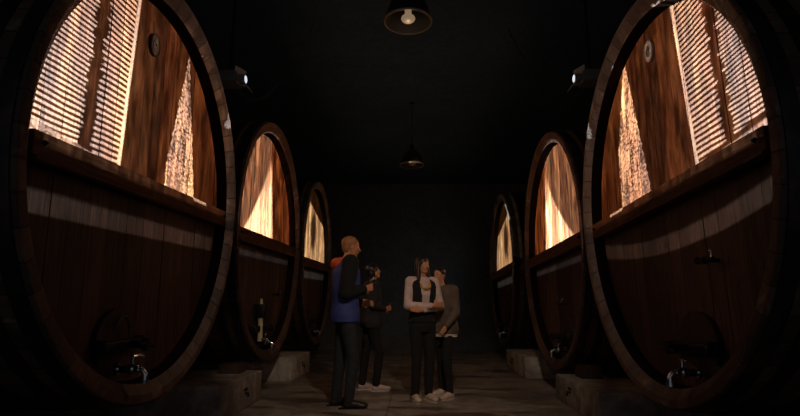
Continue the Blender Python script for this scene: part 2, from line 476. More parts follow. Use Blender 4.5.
# ------------------------------------------------------------------ projectors and their light
PBODY = mat('projector shell', (.22, .21, .18), .45)
PFLAP = mat('projector grey face', (.75, .70, .66), .5)
def lensmat(name, k):
    m = bpy.data.materials.new(name); m.use_nodes = True; nt = NT(m.node_tree); b = nt.n['Principled BSDF']
    b.inputs['Emission Color'].default_value = (.85, .92, 1, 1); b.inputs['Emission Strength'].default_value = k
    return m
LENS = lensmat('lit projector lens', .85)
LED = lensmat('white status light', .8)
PL, PR = Vector((-1.84, 5.35, 3.515)), Vector((1.735, 5.5, 3.56))
def projector(P, sx, lb):
    # P is the lens; sx = +1 when it shines towards +X
    t = thing('video_projector', lb, 'projector', P, 0, 'ceiling hung video projectors')
    t.rotation_euler = (0, 0, 0 if sx > 0 else PI)
    MB().box((-.235, 0, -.0), (.29, .24, .125), bev=.012).build('shell', PBODY, t)
    MB().box((-.075, .0, .035), (.012, .17, .19), rot=Matrix.Rotation(math.radians(-24 * sx), 3, 'Z'), bev=.004).build('front_plate', PFLAP, t)
    MB().cyl((-.10, 0, 0), (-.012, 0, 0), .058, .050, n=32).build('lens_barrel', PBODY, t)
    MB().sph((-.016, 0, 0), .044, 3, (.35, 1, 1)).build('lens', LENS, t)
    MB().box((.012, .0, -.085), (.10, .17, .008), rot=Matrix.Rotation(math.radians(48), 3, 'Y')).build('lens_flap', PFLAP, t)
    MB().box((-.19, 0, .19), (.03, .03, .26)).box((-.19, 0, .06), (.16, .12, .012)).build('bracket', BLACK, t)
    MB().cyl((-.19, 0, .30), (-.19, 0, ZC - P.z), .016, n=14).cyl((-.19, 0, ZC - P.z - .01), (-.19, 0, ZC - P.z), .06, n=20).build('hanging_rod', BLACK, t)
    if sx > 0: MB().sph((-.27, -.121, -.02), .006, 2).build('status_light', LED, t)
    return t
projector(PL, 1, 'black video projector hung above the left row, beside the nearest left cask')
projector(PR, -1, 'video projector with a grey face hung above the right row')
for P, sg, lb in ((PL, 1, 'thin black cable running from the left projector up to the ceiling'), (PR, -1, 'thin black cable running from the right projector up to the ceiling')):
    pts = [(P.x + sg * .02 * 0 - sg * .19, P.y + .134, P.z - .02)]
    for k in range(1, 13):
        a = k / 12; pts.append((P.x - sg * .19 + sg * .75 * a, P.y + .125 + .55 * a, P.z - .02 - .22 * math.sin(PI * min(1, a * 1.3)) * (1 - a) + (ZC - P.z + .02) * a ** 2.6))
    tag(MB().tube(pts, .007, 8).build('power_cable', RUBBER), lb, 'cable', 'cables to the projectors')

def beam(name, P, side, cx, cy, pattern, power, tint=(4.9, 5.9, 6.5), wt=(1.55, .92, .56), aimv=.5):
    """video light: each direction is turned into a point of the head's plane, where the video picture is looked up"""
    l = bpy.data.lights.new(name, 'SPOT'); l.energy = power; l.shadow_soft_size = .004; l.spot_blend = .15
    o = bpy.data.objects.new(name, l); COL.objects.link(o); o.location = P
    xp = cx + (-REC if side == 'L' else REC)
    tgt = Vector((xp, cy, ZK + aimv)); d = tgt - P
    o.rotation_euler = d.to_track_quat('-Z', 'Y').to_euler()
    half = max((Vector((xp, cy + yy, ZK + zz)) - P).angle(d) for yy, zz in ((-1.55, -.45), (1.55, -.45), (-1.55, .8), (1.55, .8), (0, 1.6), (0, -1.2)))
    l.spot_size = min(2 * half * 1.08, 3.0)
    l.use_nodes = True; nt = NT(l.node_tree); em = nt.n['Emission']
    dx, dy, dz = nt.sep(nt.new('ShaderNodeNewGeometry').outputs['Incoming'])
    cz = ZK + ZT.get(cy, (0, 0))[0]
    t = nt.m('DIVIDE', xp - P.x, dx)
    u = nt.add(nt.mul(t, dy), P.y - cy); v = nt.add(nt.mul(t, dz), P.z - cz)
    v = nt.sub(v, nt.mul(u, .028)) if side == 'L' else nt.add(v, nt.mul(u, math.tan(math.radians(ZT[cy][1]))))
    white, warm = pattern(nt, u, v)
    # lens compensation: even picture over the slanted head
    dist2 = nt.add(nt.add(nt.m('POWER', u, 2.0), nt.mul(nt.mul(u, 2.0), cy - P.y)), (cy - P.y) ** 2 + (xp - P.x) ** 2 + 1.0)
    comp = nt.m('POWER', nt.mul(dist2, 1 / 16.0), 1.25)
    W = nt.scalecol(nt.xyz(*tint), nt.mul(white, comp)); B = nt.scalecol(nt.xyz(*wt), nt.mul(warm, comp))
    cs = nt.vadd(W, B)
    nt.l.new(cs, em.inputs['Color']); em.inputs['Strength'].default_value = 1.0
    return o

def rim_spot(P, side, cx, cy, u, v):      # where the ray to a point on the rim reaches the head's plane
    xp = cx + (-REC if side == 'L' else REC); A = Vector((cx, cy + u, ZK + v)); d = A - P; k = (xp - P.x) / d.x
    Q = P + d * k; return Q.y - cy, Q.z - ZK

def pat_big(l0, l1, b0, b1, bw, pl, pr, spot, sag):
    def f(nt, u, v):
        p = nt.xyz(u, v, 0.0)
        n1 = nt.noise(nt.vmul(p, nt.xyz(1.6, .45, 1)), 5, 5, .6); n2 = nt.noise(nt.vmul(p, nt.xyz(1, 1.6, 1)), 24, 4, .6); n3 = nt.noise(nt.vmul(p, nt.xyz(1.5, .35, 1)), 9, 4, .6)
        jit = nt.mul(nt.sub(nt.noise(nt.vmul(p, nt.xyz(.35, 1.25, 1)), 11, 4, .7), .5), .26)
        rr = nt.m('SQRT', nt.add(nt.m('POWER', nt.mul(u, 1 / 1.36), 2.0), nt.m('POWER', nt.mul(v, 1 / 1.40), 2.0)))
        ul = nt.add(nt.mul(v, l1), l0)
        nearer = nt.lt(u, ul, .006)
        uj = nt.add(u, jit); bc = nt.add(nt.mul(v, b1), b0)
        band = nt.lt(nt.m('ABSOLUTE', nt.sub(uj, bc)), bw, .008)
        notband = nt.sub(1.0, band)
        wob = nt.mul(nt.sub(nt.noise(p, 2.2, 2, .5), .5), .035)
        fq = nt.step(nt.sub(u, bc), -.01, .01, 2 * PI / (.034 if sag == 0 else .030), 2 * PI / .040)
        ph = nt.m('SINE', nt.mul(nt.add(nt.add(v, wob), nt.mul(u, -.02)), fq))
        stripe = nt.mul(nt.step(nt.add(ph, nt.mul(nt.sub(n2, .5), .9)), -.25, .55, .0, .85), nt.step(n1, .25, .7, .65, 1.1))
        low = nt.lt(v, nt.add(.0, nt.mul(u, -.09)), .008)
        brick = nt.step(n2, .38, .58, .25, 1.0)
        gap = nt.sub(1.0, nt.mul(low, 0.0)) if sag == 0 else nt.gt(v, nt.add(.02, nt.mul(u, -.11)), .008)
        A = nt.mul(nearer, nt.add(nt.mul(stripe, notband, nt.sub(1.0, low), gap), nt.mul(low, brick, .6)))
        lj = nt.mul(nt.sub(n2, .5), .02)
        line = nt.mul(nt.lt(nt.m('ABSOLUTE', nt.add(nt.sub(u, ul), lj)), .020, .006), nt.step(n2, .3, .55, .5, 1.0), nt.gt(v, -.01))
        # second patch: a column that narrows upwards
        ju = nt.add(u, nt.mul(jit, .35))
        le = nt.mx(pl[0] if isinstance(pl[0], float) else pl[0], nt.add(nt.mul(v, pl[2]), pl[1]))
        re = nt.m('MINIMUM', nt.add(nt.mul(v, pr[2]), pr[1]), pr[0])
        colm = nt.mul(nt.gt(ju, le, .008), nt.lt(ju, re, .008), nt.gt(v, -.12))
        ct = nt.mx(nt.step(nt.add(nt.mul(n3, .45), nt.mul(n2, .65)), .46, .64, .06, 1.15), nt.step(v, .30, .0, 0, .6))
        Cc = nt.mul(colm, ct)
        spt = nt.m('SQRT', nt.add(nt.m('POWER', nt.mul(nt.sub(u, spot[0]), 1.6), 2.0), nt.m('POWER', nt.sub(v, spot[1]), 2.0)))
        S = nt.mul(nt.lt(nt.add(spt, nt.mul(jit, .6)), .09, .01), brick, .45)
        inside = nt.lt(rr, 1.03, .01)
        up = nt.gt(v, nt.step(u, .45, .55, .005, -.06), .008); upw = nt.gt(v, -.10, .02)
        white = nt.mul(nt.mx(nt.mx(A, line), Cc), inside, up)
        white = nt.add(white, S)
        # faint band under the crossbar
        sg = nt.mul(nt.m('POWER', u, 2.0), sag)
        vb = nt.sub(v, sg)
        ring = nt.mul(nt.gt(rr, 1.02, .02), nt.lt(rr, 1.22, .02), nt.step(u, -1.0, 1.0, .0, 1.0), nt.step(v, -1.5, .6, .45, 1.0), nt.step(n1, .3, .7, .5, 1.3))
        bandl = nt.mul(nt.lt(vb, -.258 - sag * .9, .02), nt.gt(vb, -.388 - sag * .9, .012), nt.lt(rr, 1.0, .02), nt.step(n3, .2, .8, .6, 1.2))
        tx = nt.mul(nt.lt(nt.m('ABSOLUTE', nt.sub(u, .98)), .07, .004), nt.lt(nt.m('ABSOLUTE', nt.add(v, .29)), .07, .004), nt.step(n2, .45, .55))
        white = nt.add(white, nt.add(nt.mul(nt.add(bandl, nt.mul(tx, 1.4)), .022), nt.mul(ring, .010)))
        warm = nt.mul(nt.step(nt.add(nt.mul(n1, .6), nt.mul(n3, .4)), .38, .66, .02, .30), inside, upw)
        warm = nt.add(warm, nt.mul(nt.mul(nt.lt(rr, 1.16, .03), nt.gt(v, -.06, .05)), .035))
        warm = nt.add(warm, nt.mul(nt.lt(rr, 1.2, .05), nt.lt(v, -.2, .1), .010))
        warm = nt.add(warm, nt.mul(bandl, .12)); warm = nt.add(warm, nt.mul(ring, nt.step(n2, .3, .6, .4, 1.2), .085))
        warm = nt.mul(warm, nt.sub(1.0, nt.mul(nt.lt(v, -.12, .01), nt.gt(vb, -.258 - sag * .9, .02), .85)))  # the crossbar's shadow, dimmed into the projected picture itself
        return white, warm
    return f
s0 = rim_spot(PR, 'L', XL, 3.876, 1.18, .94); s1 = rim_spot(PL, 'R', XR, 4.065, 1.20, .98)
beam('projector_light', PR + Vector((-.02, 0, 0)), 'L', XL, 3.876,
     pat_big(-.43, .04, -.80, .03, .062, (.25, .19, .235), (.82, .83, -.25), s0, 0.0), 700)
beam('projector_light', PL + Vector((.02, 0, 0)), 'R', XR, 4.065,
     pat_big(-.515, .10, -.92, .09, .055, (.22, .20, .235), (.84, 1.06, -.37), s1, .07), 700)

def pat_wedge(ap, le, re, side):
    """white fan: apex u at v=1.35, left and right feet at v=0"""
    def f(nt, u, v):
        p = nt.xyz(u, v, 0.0)
        n2 = nt.noise(nt.vmul(p, nt.xyz(3.2, .5, 1)), 6, 4, .55, .3); n1 = nt.noise(p, 3, 4, .6)
        rr = nt.m('SQRT', nt.add(nt.m('POWER', nt.mul(u, 1 / 1.36), 2.0), nt.m('POWER', nt.mul(v, 1 / 1.40), 2.0)))
        k = nt.m('POWER', nt.step(v, 0.0, 1.35, 1.0, 0.0), 1.0)
        kk = nt.mul(nt.sub(1.35, v), 1 / 1.35)
        a = nt.add(nt.mul(nt.m('POWER', nt.mx(kk, .001), 1.7), le - ap), ap); b = nt.add(nt.mul(kk, re - ap), ap)
        m = nt.mul(nt.gt(u, a, .05), nt.lt(u, b, .03))
        mid = nt.mul(m, nt.step(n2, .28, .55, .22, 1.0), nt.step(v, 1.25, .35, .20, 1.6))
        rest = nt.step(nt.add(nt.mul(n2, .6), nt.mul(n1, .4)), .40, .62, .05, .80)
        inside = nt.mul(nt.lt(rr, 1.03, .01), nt.gt(u, -1.29, .01)); up = nt.gt(v, .035, .012)
        bandl = nt.mul(nt.lt(v, -.20, .02), nt.gt(v, -.27, .02), nt.lt(rr, 1.0, .02), .03)
        side_ = nt.mul(nt.sub(1.0, m), nt.lt(u, a) if le < 0 and side == 'L' else nt.lt(u, a), nt.step(n2, .35, .6, .05, .22))
        white = nt.add(nt.mul(nt.add(nt.mul(mid, 1.5), side_), inside, up), bandl)
        warm = nt.mul(nt.add(nt.mul(rest, inside, up), nt.mul(nt.lt(rr, 1.17, .03), nt.gt(v, .05, .02), .08)), 1.0)
        return white, warm
    return f
beam('projector_light', PR + Vector((-.025, .02, 0)), 'L', XL, 7.038, pat_wedge(.12, -.95, .40, 'L'), 760, (4.4, 6.2, 8.2), (1.1, .62, .40))
beam('projector_light', PL + Vector((.025, .02, 0)), 'R', XR, 7.189, pat_wedge(.50, -.85, .68, 'R'), 760, (4.4, 6.2, 8.2), (1.1, .62, .40))
def pat_far(nt, u, v):
    p = nt.xyz(u, v, 0.0)
    rr = nt.m('SQRT', nt.add(nt.m('POWER', nt.mul(u, 1 / 1.36), 2.0), nt.m('POWER', nt.mul(v, 1 / 1.40), 2.0)))
    blob = nt.m('SQRT', nt.add(nt.m('POWER', nt.mul(u, 1.4), 2.0), nt.m('POWER', nt.sub(v, .62), 2.0)))
    n = nt.noise(nt.vmul(p, nt.xyz(2.2, .8, 1)), 5, 4, .6)
    w = nt.mul(nt.step(nt.add(blob, nt.mul(n, .35)), .42, .75, .03, .62), nt.lt(rr, 1.0, .01), nt.gt(u, -1.11, .01), nt.gt(v, .035, .012), nt.step(n, .3, .7, .5, 1.1), nt.lt(nt.add(v, nt.mul(u, .2)), 1.05, .02))
    return nt.add(w, nt.mul(nt.lt(rr, 1.0, .02), nt.lt(v, -.2, .02), nt.gt(v, -.33, .02), .04)), nt.add(nt.mul(w, .6), nt.mul(nt.lt(rr, 1.15, .02), nt.gt(v, .05, .02), .06))
beam('projector_light', PR + Vector((-.03, .04, 0)), 'L', XL, 10.382, pat_far, 1000, (3.6, 5.6, 6.6), (.9, .8, .5))
beam('projector_light', PL + Vector((.03, .04, 0)), 'R', XR, 11.278, pat_far, 1000, (3.6, 5.6, 6.6), (.9, .8, .5))

# ------------------------------------------------------------------ pendant lamps
SHM = mat('lamp shade enamel', (.010, .008, .008), .6, .0); RIMM = mat('lamp rim metal', (.62, .50, .36), .35, .6)
bulbm = bpy.data.materials.new('dim bulb'); bulbm.use_nodes = True
bb = bulbm.node_tree.nodes['Principled BSDF']; bb.inputs['Emission Color'].default_value = (1, .66, .40, 1); bb.inputs['Emission Strength'].default_value = .22; bb.inputs['Base Color'].default_value = (.06, .05, .04, 1)
def spotlight():  # added light for visitors, floor and saddles; the fitting is made up
    P = Vector((.35, 1.7, 3.6)); A = Vector((-.08, 6.35, .75)); d = (A - P).normalized()
    t = thing('added_spotlight', 'added small black spotlight out of view, aimed down the aisle at the visitors', 'spotlight', P)
    q = d.to_track_quat('Z', 'Y').to_matrix()
    MB().cyl(-d * .16, -d * .01, .05, .06, 28).build('lamp_housing', BLACK, t)
    MB().cyl(-d * .012, -d * .004, .05, n=28).build('lens', LENS, t)
    MB().cyl((0, -.10, .02), (0, -.10, ZC - P.z), .012, n=12).cyl((0, -.10, ZC - P.z - .02), (0, -.10, ZC - P.z), .05, n=20).build('bracket', BLACK, t)
    l = bpy.data.lights.new('added_spot_light', 'SPOT'); l.energy = 225; l.color = (1, .76, .57); l.shadow_soft_size = .05; l.spot_size = math.radians(47); l.spot_blend = .5
    o = bpy.data.objects.new('added_spot_light', l); COL.objects.link(o); o.location = P; o.rotation_euler = d.to_track_quat('-Z', 'Y').to_euler()
BULBOFF = mat('unlit bulb', (.35, .30, .26), .3)
def lamp(y, z, lb, x=-.06, on=True):
    t = thing('pendant_lamp', lb, 'lamp', (x, y, z), 0, 'pendant lamps over the aisle')
    out = [(.197, 0), (.193, .035), (.178, .10), (.150, .17), (.115, .225), (.07, .26), (.035, .28)]
    inn = [(r - .006, zz - .004) for r, zz in out[::-1]]
    MB().lathe(out + inn, closed=True, n=56).build('lamp_shade', SHM, t)
    MB().lathe([(.193, -.006), (.203, -.006), (.205, .004), (.203, .012), (.193, .012)], closed=True, n=56).build('shade_rim', RIMM, t)
    MB().lathe([(.001, .275), (.04, .275), (.045, .30), (.035, .36), (.015, .38), (.001, .38)], n=24).build('lamp_socket', BLACK, t)
    MB().sph((0, 0, .03), .060, 3, (1, 1, .6)).cyl((0, 0, .04), (0, 0, .27), .028, .03, n=20).build('bulb', bulbm if on else BULBOFF, t)
    MB().cyl((0, 0, .37), (0, 0, ZC - z), .006, n=10).cyl((0, 0, ZC - z - .03), (0, 0, ZC - z), .05, n=20).build('lamp_cord', BLACK, t)
    if not on: return t
    l = bpy.data.lights.new('bulb_light', 'POINT'); l.energy = .3; l.color = (1, .66, .40); l.shadow_soft_size = .02
    o = bpy.data.objects.new('bulb_light', l); COL.objects.link(o); o.parent = t; o.location = (0, 0, -.04)
    return t
lamp(4.1, 3.447, 'nearest pendant lamp, its round rim lit above the aisle')
lamp(8.6, 3.44, 'small far pendant lamp, unlit, deep in the aisle', on=False)
spotlight()  # added light, its fitting made up
# slanting copper pipe and thin conduit above the near casks
tag(MB().tube([(-3.60, 4.2, 3.63), (-3.50, 4.2, 3.775), (-3.25, 4.2, 4.16), (-3.0, 4.2, ZC)], .012, 12).build('copper_pipe', mat('copper', (.75, .33, .12), .35, .9)), 'thin copper pipe slanting down from the ceiling above the nearest left cask', 'pipe')

# ------------------------------------------------------------------ people
SKIN = mat('skin', (.62, .28, .14), .5, 0, None, Subsurface_Weight=.0)
def cloth(name, c, r=.85):
    def fn(nt, b):
        g = nt.noise(objco(nt), 9, 4, .6); f = nt.noise(objco(nt), 160, 2, .5)
        q = nt.scalecol(nt.xyz(*c), nt.step(g, .3, .7, .8, 1.15)); nt.l.new(q, b.inputs['Base Color']); bump(nt, b, nt.add(g, nt.mul(f, .1)), .5, .02)
    return mat(name, c, r, fn=fn)
EYEW = mat('eye white', (.75, .72, .68), .3); IRIS = mat('iris', (.03, .02, .015), .2); LIP = mat('lips', (.45, .13, .10), .5)

def V(*a): return Vector(a)
def head_parts(mb, C, s, Q):
    """C centre of the skull, s scale (1 = 0.23 m tall head), Q orientation; +Y is the face"""
    def p(x, y, z): return C + Q @ (V(x, y, z) * s)
    R3 = Q
    mb.sph(p(0, -.008, .025), .088 * s, 3, (.86, 1.08, 1.0), R3)       # cranium
    mb.sph(p(0, .022, -.030), .066 * s, 3, (.92, .95, 1.10), R3)       # mid face
    mb.cap(p(0, .040, -.085), p(0, .058, -.092), .030 * s, .020 * s)   # chin
    for sx in (-1, 1):
        mb.cap(p(sx * .048, -.005, -.045), p(sx * .022, .042, -.088), .022 * s, .020 * s)   # jaw line
        mb.sph(p(sx * .040, .052, -.018), .022 * s, 2)                   # cheek
        mb.cap(p(sx * .012, .080, .022), p(sx * .046, .062, .024), .010 * s, .009 * s)      # brow
        mb.sph(p(sx * .078, -.006, -.010), .022 * s, 2, (.38, .75, 1.25), R3)               # ear
    mb.cap(p(0, .080, .010), p(0, .104, -.026), .008 * s, .013 * s)    # nose
    mb.sph(p(.010, .092, -.030), .009 * s, 2); mb.sph(p(-.010, .092, -.030), .009 * s, 2)
    mb.cap(p(-.018, .078, -.054), p(.018, .078, -.054), .008 * s, .008 * s)
    mb.cap(p(-.014, .077, -.064), p(.014, .077, -.064), .009 * s, .009 * s)
def face_details(C, s, Q, body):
    def p(x, y, z): return C + Q @ (V(x, y, z) * s)
    for sx in (-1, 1):
        e = MB().sph(p(sx * .031, .068, .006), .0125 * s, 2).build('eye', EYEW, body)
        MB().sph(p(sx * .031, .0775, .006), .0058 * s, 2).build('iris', IRIS, e)
    MB().cap(p(-.016, .086, -.055), p(.016, .086, -.055), .0045 * s, .0045 * s).cap(p(-.012, .085, -.063), p(.012, .085, -.063), .0055 * s, .0055 * s).build('lips', LIP, body)

def hand(mb, W, D, N, curl, s=1.0, thumb=1):
    """W wrist, D direction of the palm, N palm normal (fingers curl towards N)"""
    D = D.normalized(); N = (N - D * N.dot(D)).normalized(); S = D.cross(N)
    mb.cap(W, W + D * .03 * s, .024 * s, .026 * s)
    for k in (-1.5, -.5, .5, 1.5):
        b0 = W + D * .035 * s + S * k * .012 * s; b1 = W + D * .088 * s + S * k * .018 * s
        mb.cap(b0, b1, .016 * s, .0125 * s)
        ln = {-1.5: .062, -.5: .075, .5: .080, 1.5: .072}[k] * s
        d = D.copy(); p0 = b1
        for i, f in enumerate((.45, .32, .23)):
            a = curl * (.55 if i == 0 else .75)
            ca, sa = math.cos(a), math.sin(a)
            # rotate d towards N
            d = (Quaternion(S, a) @ d) if (Quaternion(S, a) @ D).dot(N) > 0 else (Quaternion(S, -a) @ d)
            p1 = p0 + d * ln * f; mb.cap(p0, p1, .0098 * s - .0006 * i, .0092 * s - .0008 * i); p0 = p1
    t0 = W + D * .025 * s + S * thumb * .022 * s
    t1 = t0 + (D * .55 + S * thumb * .75 + N * .45).normalized() * .040 * s
    t2 = t1 + (D * .75 + S * thumb * .10 + N * .75).normalized() * .032 * s
    t3 = t2 + (D * .6 - S * thumb * .15 + N * .8).normalized() * .024 * s
    mb.chain([t0, t1, t2, t3], [.014 * s, .0125 * s, .011 * s, .009 * s])

def person(name, loc, yaw, H, label, cfg):
    root = thing(name, label, 'person', loc, yaw)
    k = H / 1.78
    fem = cfg.get('fem', False)
    shw = (.165 if fem else .19) * k; hipw = .095 * k
    lean = cfg.get('lean', V(0, 0, 0))                       # shift of the shoulders
    zs, zh = .815 * H, .515 * H
    sh = V(0, 0, zs) + lean
    pel = V(0, 0, zh)
    neckb = sh + V(0, -.005, .035 * k); HC = V(0, 0, .932 * H) + lean * 1.15 + cfg.get('head_off', V(0, .02, 0))
    HQ = (Matrix.Rotation(cfg.get('hyaw', 0), 3, 'Z') @ Matrix.Rotation(cfg.get('hpitch', 0), 3, 'X') @ Matrix.Rotation(cfg.get('hroll', 0), 3, 'Y'))
    hs = .98 * k if not fem else .96 * k
    def torso(mb, g=0.0, zlo=None, zhi=1.0, flare=0.0):
        secs = [(zh - .06 * k, .150, .105), (zh + .02 * k, .160, .112), (zh + .12 * k, .138 if fem else .150, .098), (zh + .24 * k, .135 if fem else .158, .100),
                (zh + .36 * k, .158 if fem else .178, .118 if fem else .115), (zs - .06 * k, .170 if fem else .190, .110), (zs, .150 if fem else .172, .088), (zs + .035 * k, .085, .065), (zs + .06 * k, .055, .055)]
        L = []
        for z, a, b in secs:
            if zlo is not None and z < zlo - 1e-6: continue
            if z > zhi * H: continue
            t = max(0, (z - zh) / (zs - zh)); o = lean * t
            f = flare * max(0, 1 - t)
            L.append(mb.oval(z, a * k + g + f, b * k + g + f, o.x, o.y + (-.01 * k)))
        mb.rings(L)
    legs = cfg['legs']    # per side: (hip, knee, ankle, toe direction)
    arms = cfg['arms']    # per side: (shoulder, elbow, wrist)
    # ---- body, one continuous surface
    mb = MB(); torso(mb)
    mb.chain([neckb, HC + HQ @ V(0, -.012, -.075) * hs], [.058 * k, .052 * k] if not fem else [.050 * k, .044 * k])
    head_parts(mb, HC, hs, HQ)
    for (hp, kn, an, toe) in legs:
        mb.chain([hp, kn], [.080 * k, .052 * k]); mb.chain([kn, kn.lerp(an, .35), an], [.052 * k, .052 * k, .034 * k])
        mb.chain([an + V(0, 0, -.02), an + V(0, 0, -.05) + toe * .13 * k], [.034 * k, .026 * k])
    for (s0_, el, wr, hd, nn, cu, th) in arms:
        mb.chain([V(*neckb) + (s0_ - neckb) * .35, s0_], [.05 * k, .050 * k])
        mb.chain([s0_, el], [.047 * k, .036 * k]); mb.chain([el, el.lerp(wr, .3), wr], [.036 * k, .036 * k, .024 * k])
        hand(mb, wr, hd, nn, cu, k, th)
    body = fuse(mb, 'body', SKIN, root, .0075, 2)
    face_details(HC, hs, HQ, body)
    # ---- clothes
    ct = cfg['top']; mb = MB(); g = ct.get('g', .016)
    torso(mb, g, zlo=zh - (.07 * k if ct.get('long') else .0), flare=ct.get('flare', 0))
    if ct.get('sleeves', True):
        for (s0_, el, wr, *_r) in arms:
            mb.chain([V(*neckb) + (s0_ - neckb) * .35 - V(0, 0, .02), s0_], [.05 * k + g, .052 * k + g])
            mb.chain([s0_, el], [.050 * k + g, .040 * k + g * .9]); mb.chain([el, wr.lerp(el, .08)], [.040 * k + g * .9, .030 * k + g * .6])
    top = fuse(mb, ct['name'], ct['mat'], root, .011, 3)
    if 'label' in ct: top['label'] = ct['label']
    if 'vest' in cfg:
        mb = MB(); torso(mb, g + .012, zlo=zh); 
        ve = fuse(mb, 'vest', cfg['vest'], root, .011, 2); ve['label'] = 'open black vest'
        # open the front so the pale top shows
        bm = bmesh.new(); bm.from_mesh(ve.data)
        kill = [v for v in bm.verts if v.co.y > .02 and v.co.z > zs - .33 * k and abs(v.co.x) < .03 + .12 * (v.co.z - zs + .33 * k)]
        bmesh.ops.delete(bm, geom=kill, context='VERTS'); bm.to_mesh(ve.data); bm.free()
        so = ve.modifiers.new('t', 'SOLIDIFY'); so.thickness = .006
    if 'sleeve_mat' in cfg:
        for (s0_, el, wr, *_r) in arms:
            mb = MB(); mb.chain([s0_, el], [.052 * k + g + .006, .043 * k + g]); mb.chain([el, wr.lerp(el, .07)], [.043 * k + g, .034 * k + g * .6])
            fuse(mb, 'sleeve', cfg['sleeve_mat'], top, .011, 2)['label'] = 'black sleeve'
    mb = MB()
    mb.rings([mb.oval(zh - .09 * k, .150 * k, .108 * k), mb.oval(zh - .02 * k, .168 * k, .122 * k), mb.oval(zh + .05 * k, .158 * k + .006, .112 * k)])
    for (hp, kn, an, toe) in legs:
        mb.chain([hp, kn], [.092 * k, .066 * k]); mb.chain([kn, an], [.066 * k, .052 * k])
    fuse(mb, 'trousers', cfg['trousers'], root, .011, 3)
    for (hp, kn, an, toe) in legs:
        mb = MB(); side = toe.cross(V(0, 0, 1))
        base = V(an.x, an.y, 0)
        q = toe.to_track_quat('Y', 'Z').to_matrix()
        mb.sph(base + toe * (-.01) + V(0, 0, .045), .045, 3, (.95, 1.1, .95), q); mb.sph(base + toe * .14 * k + V(0, 0, .033), .044, 3, (1.0, 1.5, .70), q)
        mb.cap(base + V(0, 0, .06), base + toe * .12 * k + V(0, 0, .035), .042, .036)
        sh_ = fuse(mb, 'shoe', cfg['shoes'], root, .008, 2)
        for v in sh_.data.vertices: v.co.z = max(v.co.z, .004)
        so = MB(); L = []
        for zz in (0, .014):
            L.append([base + q @ V(.046 * math.cos(t) * (1 if math.sin(t) > 0 else .9), .045 + .145 * k * math.sin(t), 0) + V(0, 0, zz) for t in [2 * PI * i / 24 for i in range(24)]])
        so.rings(L).build('sole', cfg.get('sole', BLACK), sh_)
    # ---- hair
    mb = MB()
    def p(x, y, z): return HC + HQ @ (V(x, y, z) * hs)
    hm = cfg['hairstyle']
    if hm == 'short':
        mb.sph(p(0, -.020, .040), .092 * hs, 3, (.90, 1.06, .92), HQ); mb.sph(p(0, -.050, -.005), .070 * hs, 3, (1.0, .8, 1.0), HQ)
    elif hm == 'bob':
        mb.sph(p(0, -.020, .040), .098 * hs, 3, (.92, 1.06, .94), HQ); mb.sph(p(0, -.055, -.02), .082 * hs, 3, (1.05, .8, 1.2), HQ)
        for sx in (-1, 1): mb.cap(p(sx * .070, -.02, .02), p(sx * .066, -.03, -.07), .030 * hs, .022 * hs)
    else:
        mb.sph(p(0, -.018, .040), .098 * hs, 3, (.92, 1.06, .96), HQ)
        for sx in (-1, 1):
            mb.chain([p(sx * .066, .0, .04), p(sx * .078, -.005, -.04), p(sx * .082, .0, -.13), p(sx * .085, .015, -.24)], [.032 * hs, .032 * hs, .034 * hs, .016 * hs])
        mb.chain([p(0, -.06, .02), p(0, -.075, -.08), p(0, -.085, -.22)], [.075 * hs, .075 * hs, .05 * hs])
    fuse(mb, 'hair', cfg['hairmat'], root, .009, 2)
    return root, dict(HC=HC, HQ=HQ, neckb=neckb, zs=zs, zh=zh, k=k, lean=lean)

def stand(k, H, toe_l=V(-.15, 1, 0), toe_r=V(.15, 1, 0), st=.11, dy=.0):
    zh = .515 * H
    return [(V(sx * .088 * k, 0, zh - .03), V(sx * (st * .95), .02 + sx * dy, .285 * H), V(sx * st, sx * dy - .02, .085), t.normalized()) for sx, t in ((-1, toe_l), (1, toe_r))]

HAIRB = mat('dark brown hair', (.022, .012, .010), .45); HAIRR = mat('short ginger brown hair', (.42, .18, .075), .6); HAIRK = mat('black hair', (.014, .011, .011), .4)
BLUE = cloth('blue jacket cloth', (.040, .062, .25), .7); BLK = cloth('black cloth', (.007, .007, .008), .9); JEAN = cloth('dark denim', (.020, .024, .028)); ORNG = cloth('orange lining', (.75, .12, .03))
PINK = cloth('pale pink knit', (.66, .50, .46)); TAN = cloth('brown jacket cloth', (.13, .095, .068)); DKC = cloth('charcoal coat', (.022, .020, .022)); WHT = cloth('pale hem cloth', (.55, .50, .46))
SHOEK = mat('dark leather', (.03, .022, .02), .4); SHOEP = cloth('pale canvas shoe', (.62, .46, .40), .7); SHOEW = cloth('light trainer', (.66, .52, .40), .7)
CREAM = mat('pale sole', (.6, .55, .5), .6)

# man in the blue jacket, facing right, glass in his right hand (the hand nearer the camera)
H = 1.89; k = H / 1.78
arms = [(V(.195 * k, 0, 1.47 * k), V(.235 * k, -.05, 1.16 * k), V(.155, .165, 1.20 * k), V(-.18, .8, .18), V(-.9, -.05, .1), 1.05, -1),
        (V(-.195 * k, 0, 1.47 * k), V(-.24 * k, -.04, 1.17 * k), V(-.20, .20, 1.08 * k), V(.1, 1, -.2), V(.9, 0, 0), .5, 1)]
man, I = person('person', (-.79, 6.08, 0), math.radians(-72), H, 'man in a blue jacket with black sleeves and orange collar, holding a wine glass', dict(
    arms=arms, legs=stand(k, H, st=.12, dy=.05), hyaw=.05, hpitch=-.08, hairstyle='short', hairmat=HAIRR, head_off=V(0, .045, 0),
    top=dict(name='jacket', mat=BLUE, g=.038, long=True, flare=.012, label='blue jacket with black sleeves'), sleeve_mat=BLK, trousers=JEAN, shoes=SHOEK))
L = []
mb = MB()
